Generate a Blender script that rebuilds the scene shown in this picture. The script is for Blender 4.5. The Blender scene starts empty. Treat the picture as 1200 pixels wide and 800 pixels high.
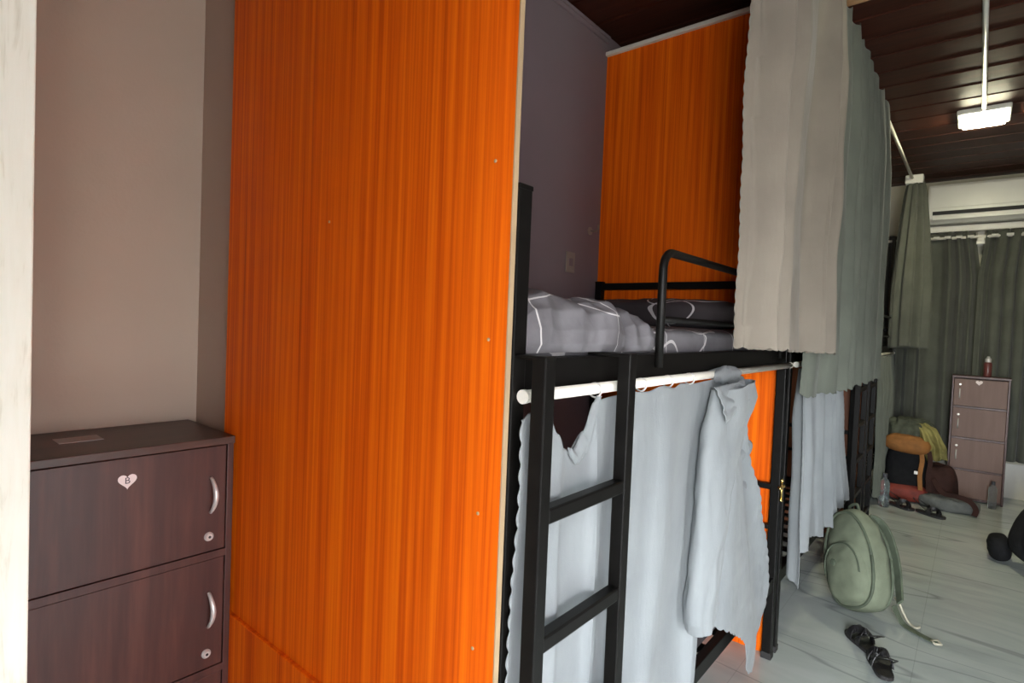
import bpy, math, random
from mathutils import Vector, Matrix, noise
PI = math.pi
rnd = random.Random(7)
scene = bpy.context.scene
col = scene.collection

# ------------------------------------------------------------------ mesh helper
class MB:
    def __init__(s): s.v = []; s.f = []
    def add(s, vs, fs, M=None):
        b = len(s.v)
        s.v += [tuple(M @ Vector(p)) if M else tuple(p) for p in vs]
        s.f += [tuple(b + i for i in f) for f in fs]
        return s
    def box(s, x0, x1, y0, y1, z0, z1, M=None):
        vs = [(x, y, z) for x in (x0, x1) for y in (y0, y1) for z in (z0, z1)]
        fs = [(0,1,3,2),(4,6,7,5),(0,4,5,1),(2,3,7,6),(0,2,6,4),(1,5,7,3)]
        return s.add(vs, fs, M)
    def tube(s, pts, r, n=10, closed=False, flat=None, M=None):
        P = [Vector(p) for p in pts]; m = len(P)
        R = r if isinstance(r, (list, tuple)) else [r] * m
        vs = []; up = None
        for i, p in enumerate(P):
            if closed: t = P[(i+1) % m] - P[i-1]
            else: t = P[min(i+1, m-1)] - P[max(i-1, 0)]
            t = t.normalized() if t.length > 1e-9 else Vector((0,0,1))
            if up is None:
                up = Vector((0,0,1)) if abs(t.z) < .9 else Vector((1,0,0))
            up = (up - t * up.dot(t))
            if up.length < 1e-6: up = Vector((1,0,0)) - t * t.x
            up.normalize(); sd = t.cross(up)
            for k in range(n):
                a = 2*PI*k/n
                fx = flat if flat else 1.0
                vs.append(p + sd*math.cos(a)*R[i] + up*math.sin(a)*R[i]*fx)
        fs = []
        for i in range(m if closed else m-1):
            j = (i+1) % m
            for k in range(n):
                l = (k+1) % n
                fs.append((i*n+k, j*n+k, j*n+l, i*n+l))
        if not closed:
            fs.append(tuple(range(n))); fs.append(tuple((m-1)*n+k for k in reversed(range(n))))
        return s.add(vs, fs, M)
    def lathe(s, prof, c, n=24, M=None):
        vs = []; fs = []; m = len(prof)
        for r, z in prof:
            for k in range(n):
                a = 2*PI*k/n
                vs.append((c[0]+r*math.cos(a), c[1]+r*math.sin(a), c[2]+z))
        for i in range(m-1):
            for k in range(n):
                l = (k+1) % n
                fs.append((i*n+k, i*n+l, (i+1)*n+l, (i+1)*n+k))
        fs.append(tuple(reversed(range(n)))); fs.append(tuple((m-1)*n+k for k in range(n)))
        return s.add(vs, fs, M)
    def prism(s, outline, d0, d1, to):
        # outline 2D list; to(u, v, d) -> 3D
        n = len(outline)
        vs = [to(u, v, d0) for u, v in outline] + [to(u, v, d1) for u, v in outline]
        fs = [tuple(range(n)), tuple(n + i for i in reversed(range(n)))]
        fs += [(i, n+i, n+(i+1) % n, (i+1) % n) for i in range(n)]
        return s.add(vs, fs)
    def grid(s, fn, nu, nv, closeu=False):
        vs = [fn(i/(nu if closeu else nu-1), j/(nv-1)) for j in range(nv) for i in range(nu)]
        fs = []
        for j in range(nv-1):
            for i in range(nu if closeu else nu-1):
                k = (i+1) % nu
                fs.append((j*nu+i, j*nu+k, (j+1)*nu+k, (j+1)*nu+i))
        return s.add(vs, fs)
    def build(s, name, mat, parent=None, smooth=False, bevel=0, solid=0, sub=0, loc=None, props=None, seg=2):
        vs = s.v
        if parent is not None:
            o0 = Vector(parent['_w'])
        elif loc is not None: o0 = Vector(loc)
        else:
            xs = [p[0] for p in vs]; ys = [p[1] for p in vs]; zs = [p[2] for p in vs]
            o0 = Vector(((min(xs)+max(xs))/2, (min(ys)+max(ys))/2, min(zs)))
        me = bpy.data.meshes.new(name)
        me.from_pydata([tuple(Vector(p)-o0) for p in vs], [], s.f)
        me.validate(); me.update()
        import bmesh
        bm = bmesh.new(); bm.from_mesh(me); bmesh.ops.recalc_face_normals(bm, faces=bm.faces); bm.to_mesh(me); bm.free()
        if smooth:
            for p in me.polygons: p.use_smooth = True
        me.materials.append(mat)
        o = bpy.data.objects.new(name, me); col.objects.link(o)
        if parent is not None:
            o.parent = parent; o['_w'] = tuple(o0)
        else:
            o.location = o0; o['_w'] = tuple(o0)
        if sub:
            m = o.modifiers.new('s', 'SUBSURF'); m.levels = sub; m.render_levels = sub
        if bevel:
            m = o.modifiers.new('b', 'BEVEL'); m.width = bevel; m.segments = seg; m.limit_method = 'ANGLE'; m.angle_limit = .7
        if solid:
            m = o.modifiers.new('t', 'SOLIDIFY'); m.thickness = solid; m.offset = 0
        return o

def tag(o, label, cat, group=None):
    o['label'] = label; o['category'] = cat
    if group: o['group'] = group
    return o
def thing(name, loc, label, cat, group=None):
    o = bpy.data.objects.new(name, None); col.objects.link(o)
    o.empty_display_size = .1
    o.location = loc; o['_w'] = tuple(loc)
    return tag(o, label, cat, group)
def struct(o):
    o['kind'] = 'structure'; return o
def dup(root, dloc, label):
    r = root.copy(); col.objects.link(r)
    r.location = Vector(root.location) + Vector(dloc); r['label'] = label
    def rec(src, dst):
        for ch in [o for o in bpy.data.objects if o.parent == src]:
            c = ch.copy(); col.objects.link(c); c.parent = dst
            rec(ch, c)
    rec(root, r)
    return r

# ------------------------------------------------------------------ materials
def base_mat(name):
    m = bpy.data.materials.new(name); m.use_nodes = True
    nt = m.node_tree; b = nt.nodes['Principled BSDF']
    return m, nt, b
def N(nt, t, **kw):
    n = nt.nodes.new(t)
    for k, v in kw.items(): setattr(n, k, v)
    return n
def coords(nt, scale=(1,1,1), rot=(0,0,0)):
    tc = N(nt, 'ShaderNodeTexCoord'); mp = N(nt, 'ShaderNodeMapping')
    mp.inputs['Scale'].default_value = scale; mp.inputs['Rotation'].default_value = rot
    nt.links.new(tc.outputs['Object'], mp.inputs['Vector'])
    return mp.outputs['Vector']
def ramp(nt, fac, stops):
    r = N(nt, 'ShaderNodeValToRGB'); e = r.color_ramp.elements
    while len(e) < len(stops): e.new(.5)
    for i, (p, c) in enumerate(stops):
        e[i].position = p; e[i].color = (*c, 1)
    nt.links.new(fac, r.inputs['Fac'])
    return r.outputs['Color']
def noise_tex(nt, vec, scale, detail=4, rough=.5, dist=0):
    n = N(nt, 'ShaderNodeTexNoise')
    n.inputs['Scale'].default_value = scale; n.inputs['Detail'].default_value = detail
    n.inputs['Roughness'].default_value = rough; n.inputs['Distortion'].default_value = dist
    nt.links.new(vec, n.inputs['Vector'])
    return n.outputs['Fac']
def bump(nt, b, h, strength, dist=.01):
    n = N(nt, 'ShaderNodeBump'); n.inputs['Strength'].default_value = strength
    n.inputs['Distance'].default_value = dist
    nt.links.new(h, n.inputs['Height']); nt.links.new(n.outputs['Normal'], b.inputs['Normal'])
def mat(name, c, rough=.5, metal=0, var=.12, scale=8, bmp=0, bscale=60, spec=None, sheen=0):
    m, nt, b = base_mat(name)
    v = coords(nt)
    f = noise_tex(nt, v, scale)
    lo = tuple(x*(1-var) for x in c); hi = tuple(min(1, x*(1+var)) for x in c)
    nt.links.new(ramp(nt, f, [(.3, lo), (.7, hi)]), b.inputs['Base Color'])
    b.inputs['Roughness'].default_value = rough; b.inputs['Metallic'].default_value = metal
    if spec is not None: b.inputs['Specular IOR Level'].default_value = spec
    if sheen: b.inputs['Sheen Weight'].default_value = sheen
    if bmp: bump(nt, b, noise_tex(nt, v, bscale, 5), bmp)
    return m
def wood(name, stops, axis_scale, scale=1.0, rough=.4, dist=.3, coat=0, spec=.4, fine=.45):
    """streaky veneer; axis_scale squeezes the noise along the grain"""
    m, nt, b = base_mat(name)
    v = coords(nt, axis_scale)
    f1 = noise_tex(nt, v, scale, 5, .6, dist)
    v2 = coords(nt, tuple(a*3.2 for a in axis_scale))
    f2 = noise_tex(nt, v2, scale, 4, .6, 0)
    mx = N(nt, 'ShaderNodeMix'); mx.data_type = 'FLOAT'; mx.inputs[0].default_value = fine
    nt.links.new(f1, mx.inputs[2]); nt.links.new(f2, mx.inputs[3])
    nt.links.new(ramp(nt, mx.outputs[0], stops), b.inputs['Base Color'])
    b.inputs['Roughness'].default_value = rough
    b.inputs['Specular IOR Level'].default_value = spec
    b.inputs['Coat Weight'].default_value = coat; b.inputs['Coat Roughness'].default_value = .25
    return m
M = {}
ORS = [(.30, (.50,.052,.002)), (.43, (.74,.100,.003)), (.53, (.88,.150,.004)), (.64, (.97,.205,.005)), (.76, (.82,.13,.003))]
M['orange'] = wood('orange_veneer', ORS, (46, 46, .50), 1.0, .50, .12, spec=.12, fine=.38)
M['orange_low'] = wood('orange_veneer_lower', ORS, (46, 46, .50), 1.0, .50, .12, spec=.12, fine=.38)
M['brownboard'] = wood('brown_board', [(.3,(.10,.03,.012)),(.7,(.26,.085,.03))], (26,26,.5), 1.0, .5, .25)
M['edge'] = mat('board_edge', (.42,.30,.17), .6, bmp=.1, bscale=200)
M['walnut'] = wood('dark_walnut', [(.3,(.034,.0115,.010)),(.5,(.058,.020,.016)),(.7,(.100,.035,.026))], (12,12,.9), 1.0, .42, .4, spec=.5)
M['walnut_top'] = wood('dark_walnut_top', [(.3,(.045,.019,.014)),(.7,(.095,.045,.032))], (12,.9,12), 1.0, .4, .4, spec=.5)
M['walnut_far'] = wood('brown_laminate', [(.3,(.14,.078,.06)),(.7,(.195,.115,.09))], (12,12,.9), 1.0, .5, .4)
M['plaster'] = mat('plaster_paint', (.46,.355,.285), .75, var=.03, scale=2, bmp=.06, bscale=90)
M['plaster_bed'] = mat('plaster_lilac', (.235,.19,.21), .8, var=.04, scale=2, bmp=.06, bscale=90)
M['plaster_back'] = mat('plaster_cream', (.58,.56,.45), .75, var=.03, scale=2, bmp=.05, bscale=90)
M['jamb'] = None
M['black'] = mat('black_powder_coat', (.005,.0045,.004), .42, var=.25, scale=30, spec=.2)
M['chrome'] = mat('chrome', (.72,.69,.66), .3, .45, var=.05)
M['white_paint'] = mat('white_paint', (.78,.76,.70), .4, var=.03)
M['white_plastic'] = mat('white_plastic', (.80,.79,.72), .3, var=.02)
M['rod'] = mat('rod_cream', (.80,.77,.68), .35, var=.05, scale=12)
M['black_gap'] = mat('black_slot', (.006,.006,.006), .6)
M['gold'] = mat('gold_metal', (.85,.62,.22), .25, 1.0)
M['sticker'] = mat('sticker_white', (.80,.68,.66), .5, var=.03)
M['ink'] = mat('ink_dark', (.07,.045,.06), .6)
M['paper'] = mat('paper_note', (.50,.47,.47), .6, var=.08)
M['leather'] = mat('black_leather', (.011,.010,.011), .4, var=.3, scale=60, bmp=.2, bscale=300)
M['sole'] = mat('black_sole', (.02,.018,.018), .6)
M['bag_black'] = mat('black_nylon', (.008,.008,.009), .8, spec=.2, var=.3, scale=30, bmp=.3, bscale=250)
M['bag_grey'] = mat('charcoal_nylon', (.015,.015,.017), .8, spec=.2, var=.2, scale=30, bmp=.3, bscale=250)
M['bag_green'] = mat('sage_canvas', (.175,.20,.135), .85, var=.14, scale=14, bmp=.35, bscale=260)
M['bag_green_d'] = mat('dark_sage_trim', (.085,.105,.070), .8, var=.2, scale=20, bmp=.3, bscale=260)
M['bag_mesh'] = mat('grey_mesh_back', (.14,.155,.125), .9, var=.25, scale=120, bmp=.6, bscale=320)
M['red'] = mat('red_nylon', (.17,.022,.012), .7, var=.3, scale=14)
M['orange_cloth'] = mat('orange_cloth', (.25,.10,.022), .8, var=.25, scale=14, bmp=.3, bscale=120)
M['olive_cloth'] = mat('olive_cloth', (.27,.235,.075), .85, var=.2, scale=12, bmp=.3, bscale=120)
M['green_cloth'] = mat('dark_green_cloth', (.055,.062,.042), .85, var=.45, scale=14, bmp=.3, bscale=120)
M['brown_strap'] = mat('brown_strap', (.034,.014,.011), .8, spec=.2, var=.3)
M['maroon'] = mat('maroon_bottle', (.13,.04,.035), .3, var=.1)
M['grey_mesh'] = mat('grey_cloth', (.11,.115,.108), .85, var=.2, scale=20)
M['tan'] = mat('tan_strap', (.42,.39,.30), .8, var=.15, scale=30)

def glass_mat(name, c, rough=.05):
    m, nt, b = base_mat(name)
    b.inputs['Base Color'].default_value = (*c, 1); b.inputs['Roughness'].default_value = rough
    b.inputs['Transmission Weight'].default_value = .92; b.inputs['IOR'].default_value = 1.33
    f = noise_tex(nt, coords(nt), 40); bump(nt, b, f, .15)
    return m
M['pet'] = glass_mat('clear_plastic', (.82,.92,.95))

def jamb_mat():
    m, nt, b = base_mat('jamb_paint')
    v = coords(nt, (60, 60, 6))
    f = noise_tex(nt, v, 1.0, 5, .6, .4)
    v2 = coords(nt, (3,3,3)); f2 = noise_tex(nt, v2, 2.0, 3)
    mx = N(nt, 'ShaderNodeMix'); mx.data_type = 'FLOAT'; mx.inputs[0].default_value = .4
    nt.links.new(f, mx.inputs[2]); nt.links.new(f2, mx.inputs[3])
    nt.links.new(ramp(nt, mx.outputs[0], [(.33,(.62,.58,.46)),(.46,(.86,.84,.74)),(.7,(.90,.89,.81))]), b.inputs['Base Color'])
    b.inputs['Roughness'].default_value = .7
    bump(nt, b, f, .3, .004)
    return m
M['jamb'] = jamb_mat()

def fabric(name, c, trans=.35, c2=None, rough=.85):
    m, nt, b = base_mat(name)
    v = coords(nt)
    f = noise_tex(nt, v, 5, 4)
    c2 = c2 or tuple(x*.9 for x in c)
    ca = ramp(nt, f, [(.35, c2), (.65, c)])
    # fine crease lines and weave
    v2 = coords(nt, (1, 1, .6)); f2 = noise_tex(nt, v2, 420, 2)
    f3 = noise_tex(nt, coords(nt, (1, 1, .35)), 9, 4, .55)
    nt.links.new(ca, b.inputs['Base Color'])
    b.inputs['Roughness'].default_value = rough
    b.inputs['Sheen Weight'].default_value = .15
    b.inputs['Specular IOR Level'].default_value = .15
    bp = N(nt, 'ShaderNodeBump'); bp.inputs['Strength'].default_value = .25; bp.inputs['Distance'].default_value = .002
    nt.links.new(f2, bp.inputs['Height'])
    bp2 = N(nt, 'ShaderNodeBump'); bp2.inputs['Strength'].default_value = .5; bp2.inputs['Distance'].default_value = .02
    nt.links.new(f3, bp2.inputs['Height']); nt.links.new(bp.outputs['Normal'], bp2.inputs['Normal'])
    nt.links.new(bp2.outputs['Normal'], b.inputs['Normal'])
    if trans:
        tr = N(nt, 'ShaderNodeBsdfTranslucent'); nt.links.new(ca, tr.inputs['Color'])
        ms = N(nt, 'ShaderNodeMixShader'); ms.inputs[0].default_value = trans
        out = nt.nodes['Material Output']
        nt.links.new(b.outputs[0], ms.inputs[1]); nt.links.new(tr.outputs[0], ms.inputs[2])
        nt.links.new(ms.outputs[0], out.inputs['Surface'])
    return m
M['curtain'] = fabric('grey_white_curtain', (.305,.325,.335), .18, (.265,.284,.296))
M['curtain_up'] = fabric('warm_grey_curtain', (.285,.247,.205), .22, (.245,.212,.176))
M['curtain_sage'] = fabric('sage_grey_curtain', (.165,.18,.15), .2, (.14,.153,.128))
M['curtain_dark'] = fabric('dark_grey_curtain', (.112,.118,.096), .06, (.088,.092,.076))

def bedding():
    m, nt, b = base_mat('grey_bedding_white_lines')
    v = coords(nt)
    base = ramp(nt, noise_tex(nt, v, 5, 4), [(.35,(.115,.108,.118)),(.65,(.175,.168,.182))])
    # warped grid of thin white lines
    nz = N(nt, 'ShaderNodeTexNoise'); nz.inputs['Scale'].default_value = 3.2; nz.inputs['Detail'].default_value = 1.0
    nt.links.new(v, nz.inputs['Vector'])
    sub = N(nt, 'ShaderNodeVectorMath', operation='SUBTRACT'); sub.inputs[1].default_value = (.5,.5,.5)
    nt.links.new(nz.outputs['Color'], sub.inputs[0])
    sc = N(nt, 'ShaderNodeVectorMath', operation='SCALE'); sc.inputs['Scale'].default_value = .26
    nt.links.new(sub.outputs[0], sc.inputs[0])
    ad = N(nt, 'ShaderNodeVectorMath', operation='ADD'); nt.links.new(v, ad.inputs[0]); nt.links.new(sc.outputs[0], ad.inputs[1])
    sp = N(nt, 'ShaderNodeSeparateXYZ'); nt.links.new(ad.outputs[0], sp.inputs[0])
    masks = []
    for ax, per, off in (('X', .37, .03), ('Y', .27, .07), ('Z', .19, .055)):
        a = N(nt, 'ShaderNodeMath', operation='ADD'); a.inputs[1].default_value = 10 + off; nt.links.new(sp.outputs[ax], a.inputs[0])
        d = N(nt, 'ShaderNodeMath', operation='DIVIDE'); d.inputs[1].default_value = per; nt.links.new(a.outputs[0], d.inputs[0])
        fr = N(nt, 'ShaderNodeMath', operation='FRACT'); nt.links.new(d.outputs[0], fr.inputs[0])
        s5 = N(nt, 'ShaderNodeMath', operation='SUBTRACT'); s5.inputs[1].default_value = .5; nt.links.new(fr.outputs[0], s5.inputs[0])
        ab = N(nt, 'ShaderNodeMath', operation='ABSOLUTE'); nt.links.new(s5.outputs[0], ab.inputs[0])
        lt = N(nt, 'ShaderNodeMath', operation='LESS_THAN'); lt.inputs[1].default_value = .0022/per; nt.links.new(ab.outputs[0], lt.inputs[0])
        masks.append(lt.outputs[0])
    m1 = N(nt, 'ShaderNodeMath', operation='MAXIMUM'); nt.links.new(masks[0], m1.inputs[0]); nt.links.new(masks[1], m1.inputs[1])
    m2 = N(nt, 'ShaderNodeMath', operation='MAXIMUM'); nt.links.new(m1.outputs[0], m2.inputs[0]); nt.links.new(masks[2], m2.inputs[1])
    mx = N(nt, 'ShaderNodeMix'); mx.data_type = 'RGBA'
    nt.links.new(m2.outputs[0], mx.inputs[0]); nt.links.new(base, mx.inputs[6]); mx.inputs[7].default_value = (.62,.60,.60,1)
    nt.links.new(mx.outputs[2], b.inputs['Base Color'])
    b.inputs['Roughness'].default_value = .8
    bump(nt, b, noise_tex(nt, v, 14, 4), .4, .012)
    return m
M['bedding'] = bedding()
M['pillow'] = bedding(); M['pillow'].name = 'dark_pillow_white_lines'
for n_ in M['pillow'].node_tree.nodes:
    if n_.type == 'VALTORGB':
        n_.color_ramp.elements[0].color = (.030,.024,.026,1); n_.color_ramp.elements[1].color = (.05,.040,.043,1)

def floor_mat():
    m, nt, b = base_mat('marble_tile')
    v = coords(nt, (1.0, 2.6, 1), (0, 0, math.radians(42)))
    f1 = noise_tex(nt, v, 1.3, 5, .55, .6)
    base = ramp(nt, f1, [(.30,(.33,.37,.355)),(.50,(.44,.48,.46)),(.68,(.50,.535,.515))])
    v2 = coords(nt, (.55, 4.2, 1), (0, 0, math.radians(44)))
    f2 = noise_tex(nt, v2, .85, 1.5, .4, .5)
    s5 = N(nt, 'ShaderNodeMath', operation='SUBTRACT'); s5.inputs[1].default_value = .5; nt.links.new(f2, s5.inputs[0])
    ab = N(nt, 'ShaderNodeMath', operation='ABSOLUTE'); nt.links.new(s5.outputs[0], ab.inputs[0])
    vein = ramp(nt, ab.outputs[0], [(0.0,(.52,.53,.53)),(.011,(1,1,1))])
    mx = N(nt, 'ShaderNodeMix'); mx.data_type = 'RGBA'; mx.blend_type = 'MULTIPLY'; mx.inputs[0].default_value = .75
    nt.links.new(base, mx.inputs[6]); nt.links.new(vein, mx.inputs[7])
    br = N(nt, 'ShaderNodeTexBrick'); br.offset = 0
    br.inputs['Color1'].default_value = br.inputs['Color2'].default_value = (1,1,1,1); br.inputs['Mortar'].default_value = (.72,.72,.70,1)
    br.inputs['Scale'].default_value = 1; br.inputs['Mortar Size'].default_value = .0018
    br.inputs['Brick Width'].default_value = .6; br.inputs['Row Height'].default_value = .6
    nt.links.new(coords(nt), br.inputs['Vector'])
    mx2 = N(nt, 'ShaderNodeMix'); mx2.data_type = 'RGBA'; mx2.blend_type = 'MULTIPLY'; mx2.inputs[0].default_value = .6
    nt.links.new(mx.outputs[2], mx2.inputs[6]); nt.links.new(br.outputs['Color'], mx2.inputs[7])
    nt.links.new(mx2.outputs[2], b.inputs['Base Color'])
    b.inputs['Roughness'].default_value = .13; b.inputs['Specular IOR Level'].default_value = .5
    return m
M['floor'] = floor_mat()
M['ceil'] = wood('dark_ceiling_boards', [(.3,(.024,.007,.004)),(.7,(.068,.018,.009))], (1.2, 22, 22), 1.0, .50, .3, spec=.2)
M['ceil_light'] = wood('pale_ceiling_trim', [(.3,(.36,.20,.09)),(.7,(.55,.34,.17))], (1.2, 22, 22), 1.0, .5, .3)
def emit(name, c, s):
    m, nt, b = base_mat(name)
    b.inputs['Base Color'].default_value = (.9,.9,.85,1)
    b.inputs['Emission Color'].default_value = (*c, 1); b.inputs['Emission Strength'].default_value = s
    return m
M['led'] = emit('led_diffuser', (1.0,.95,.66), 115)
M['led_near'] = emit('led_diffuser_dim', (.95,1.0,.62), 6)

# ------------------------------------------------------------------ room shell
CEIL = 3.16; XR = 1.75; XB = -1.70; XA = -2.05; YB = 7.32
def S(name, mb, m, **k): return struct(mb.build(name, m, **k))
S('floor', MB().box(-2.25, 1.95, -1.6, 7.5, -.1, 0), M['floor'])
# ceiling: boards with a small step at each joint
cb = MB(); y = -.60; zc = CEIL
prof = []
while y < 7.35:
    prof.append((y, zc + .012)); prof.append((y + .012, zc + .012)); prof.append((y + .013, zc - .002)); prof.append((y + .25, zc + .002))
    y += .25
vs = []; fs = []
for (yy, zz) in prof: vs += [(-2.2, yy, zz), (1.9, yy, zz), (-2.2, yy, zz + .08 - (zz - CEIL)), (1.9, yy, CEIL + .08)]
for i in range(len(prof)-1):
    a = i*4; c = a+4
    fs += [(a, a+1, c+1, c), (a+2, c+2, c+3, a+3)]
cb.add(vs, fs)
S('ceiling', cb, M['ceil'])
S('trim_1', MB().box(-.75, .60, 3.02, 3.17, CEIL - .035, CEIL - .003), M['ceil_light'], bevel=.004)
wl = MB().box(XA-.15, XA, -.55, .79, 0, CEIL).box(XA, XB, .787, .94, 0, CEIL)
S('wall_left', wl, M['plaster'])
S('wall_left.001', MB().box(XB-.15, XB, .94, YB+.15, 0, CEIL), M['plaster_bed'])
S('wall_back', MB().box(XB, XR, YB, YB+.15, 0, CEIL), M['plaster_back'])
WY0, WY1, WZ0, WZ1 = -.24, .50, .62, 1.52
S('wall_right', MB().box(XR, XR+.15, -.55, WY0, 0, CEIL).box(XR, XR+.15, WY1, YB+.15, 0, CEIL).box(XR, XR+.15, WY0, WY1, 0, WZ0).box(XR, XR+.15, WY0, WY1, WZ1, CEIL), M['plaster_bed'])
S('window_added', MB().box(XR-.01, XR+.16, WY0, WY0+.03, WZ0, WZ1).box(XR-.01, XR+.16, WY1-.03, WY1, WZ0, WZ1).box(XR-.01, XR+.16, WY0+.03, WY1-.03, WZ0, WZ0+.03).box(XR-.01, XR+.16, WY0+.03, WY1-.03, WZ1-.03, WZ1), M['white_paint'], bevel=.003)  # unseen window, added to brighten the jamb and the bunk curtains
S('wall_light_block', MB().box(1.20, 1.35, -1.45, -.47, 0, CEIL), M['plaster_bed'])  # unseen wall added outside the door, keeps daylight off the orange panel's left end
DX0, DX1, DH = .12, 1.14, 2.12
wf = MB().box(XA, DX0, -.46, -.31, 0, CEIL).box(DX1, XR, -.46, -.31, 0, CEIL).box(DX0, DX1, -.46, -.31, DH, CEIL)
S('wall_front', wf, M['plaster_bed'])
S('wall_alcove', MB().box(XA, -1.19, .03, .19, 0, CEIL), M['plaster'])
S('trim_2', MB().box(-1.20, -1.17, .02, .20, 0, CEIL-.002), M['jamb'], bevel=.003)
S('trim_4', MB().box(DX0, DX0+.03, -.47, -.30, 0, DH).box(DX1-.03, DX1, -.47, -.30, 0, DH).box(DX0+.03, DX1-.03, -.47, -.30, DH-.03, DH), M['white_paint'], bevel=.003)
S('trim_3', MB().box(XB, XB+.02, .95, 2.795, CEIL-.03, CEIL-.012).box(XB, XB+.012, .95, 2.795, CEIL-.05, CEIL-.03), M['plaster_bed'], bevel=.002)
S('baseboard_back', MB().box(-1.0, XR, YB-.012, YB, 0, .34), M['white_paint'], bevel=.004)
S('baseboard_right', MB().box(XR-.012, XR, .2, YB, 0, .10), M['white_paint'], bevel=.003)

# ------------------------------------------------------------------ partitions between the bunks
def partition(y0, y1, x0, x1, zt, label, screws, m, step=None, seam=None):
    t = thing('wooden_partition', ((x0+x1)/2, y0, 0), label, 'partition', 'partitions between the bunk beds')
    MB().box(x0, x1-.0015, y0, y1, .0 if not step else step, zt).build('board', m, t)
    if step:
        MB().box(x0, x1-.0015, y0-.012, y1, 0, step).build('lower_board', M['orange_low'], t, bevel=.003)
    MB().box(x1-.0015, x1+.0015, y0-.0005, y1, 0, zt).build('edge_band', M['edge'], t)
    for (sx, sz) in screws:
        MB().lathe([(.0035,0),(.0035,.0008),(.002,.0014)], (0,0,0), 10, Matrix.Translation((sx, y0, sz)) @ Matrix.Rotation(PI/2, 4, 'X')).build('screw', M['edge'], t)
    return t
partition(.775, .787, -1.80, -.655, 3.12, 'large glossy orange wood-grain partition panel beside the dark cabinet, nearest of the partitions',
          [(-.70,1.80),(-.70,1.47),(-.71,1.14),(-.71,.88),(-1.245,1.735)], M['orange'], step=.585)
partition(2.797, 2.815, -1.70, -.70, 3.04, 'orange wood-grain partition at the far end of the first bunk, under a pale ceiling strip', [], M['orange'])
partition(4.835, 4.853, -1.70, -.605, 3.04, 'dark brown wooden partition edge between the second and third bunks', [], M['brownboard'])
tag(MB().box(-1.70, -.60, 2.775, 2.800, 3.040, 3.062).build('ceiling_strip', M['white_paint'], bevel=.003),
    'thin pale strip running along the top of the orange partition behind the upper bunk', 'strip')

# ------------------------------------------------------------------ left cabinet
XF = -1.70
def heart(cx, cz, w, n=40):
    pts = []
    for k in range(n):
        t = 2*PI*k/n
        x = 16*math.sin(t)**3; z = 13*math.cos(t)-5*math.cos(2*t)-2*math.cos(3*t)-math.cos(4*t)
        pts.append((cx + x/34*w, cz + z/34*w))
    return pts
cab = thing('storage_cabinet', ((XA+XF)/2, .49, 0), 'dark walnut three-door cabinet in the alcove left of the orange panel', 'cabinet')
Y0c, Y1c, HT = .235, .762, 1.133
MB().box(XA+.003, XF-.018, Y0c, Y0c+.018, 0, HT-.02).box(XA+.003, XF-.002, Y1c-.018, Y1c, 0, HT-.02).box(XA+.003, XA+.012, Y0c, Y1c, 0, HT-.02).box(XA+.01, XF-.03, Y0c, Y1c, .03, .05).build('carcass', M['walnut'], cab, bevel=.0015)
MB().box(XA+.003, XF+.006, Y0c-.002, Y1c, HT-.022, HT).build('top', M['walnut_top'], cab, bevel=.002)
seams = [.785, .435, .085]
for z in seams:
    MB().box(XA+.01, XF-.001, Y0c+.018, Y1c-.018, z-.011, z+.011).build('shelf', M['walnut'], cab, bevel=.001)
MB().box(XA+.02, XF-.02, Y0c+.018, Y1c-.018, 0, .072).build('plinth', M['walnut'], cab)
tops = [HT-.026] + [z-.013 for z in seams[:2]]
for k, (zt, zb) in enumerate(zip(tops, [z+.013 for z in seams])):
    d = MB().box(XF-.020, XF-.004, Y0c+.021, Y1c-.021, zb, zt).build('door', M['walnut'], cab, bevel=.0015)
    hz = (zt+zb)/2 + .0; hy = .700
    hp = [(XF-.004 + .026*math.sin(PI*t)**.8, hy + .004*math.sin(PI*t), hz + .012 - .052 + .104*t) for t in [i/14 for i in range(15)]]
    MB().tube(hp, [.0045+.003*math.sin(PI*i/14) for i in range(15)], 10).build('handle', M['chrome'], d, smooth=True)
    lm = Matrix.Translation((XF-.004, hy-.004, zb+.045)) @ Matrix.Rotation(PI/2, 4, 'Y')
    MB().lathe([(.013,0),(.013,.004),(.010,.007),(.009,.009)], (0,0,0), 20, lm).build('lock', M['chrome'], d, smooth=False)
    MB().lathe([(.004,.009),(.004,.0095)], (0,0,0), 10, lm).build('keyhole', M['black_gap'], d)
tag(MB().prism(heart(.4885, 1.047, .046), XF-.0042, XF-.003, lambda u, v, d: (d, u, v)).build('heart_sticker', M['sticker']),
    'pale heart-shaped sticker with letter B on the top door of the near cabinet', 'sticker')
hs = bpy.data.objects['heart_sticker']
def letter(text, size, loc, rot, m, parent, name='letter'):
    cu = bpy.data.curves.new(name, 'FONT'); cu.body = text; cu.size = size; cu.extrude = .0003; cu.align_x = 'CENTER'; cu.align_y = 'CENTER'
    o = bpy.data.objects.new(name, cu); dg = bpy.context.evaluated_depsgraph_get(); col.objects.link(o)
    bpy.context.view_layer.update()
    me = bpy.data.meshes.new_from_object(o.evaluated_get(bpy.context.evaluated_depsgraph_get()))
    bpy.data.objects.remove(o); me.materials.clear(); me.materials.append(m)
    o = bpy.data.objects.new(name, me); col.objects.link(o)
    o.parent = parent; o.location = Vector(loc) - Vector(parent['_w']); o.rotation_euler = rot
    return o
letter('B', .024, (XF-.0026, .4885, 1.047), (PI/2, 0, PI/2), M['ink'], hs)
tag(MB().box(-1.93, -1.86, .375, .475, HT+.0004, HT+.002).build('paper_note', M['paper']), 'small pale card lying on top of the near dark cabinet', 'card')

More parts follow.
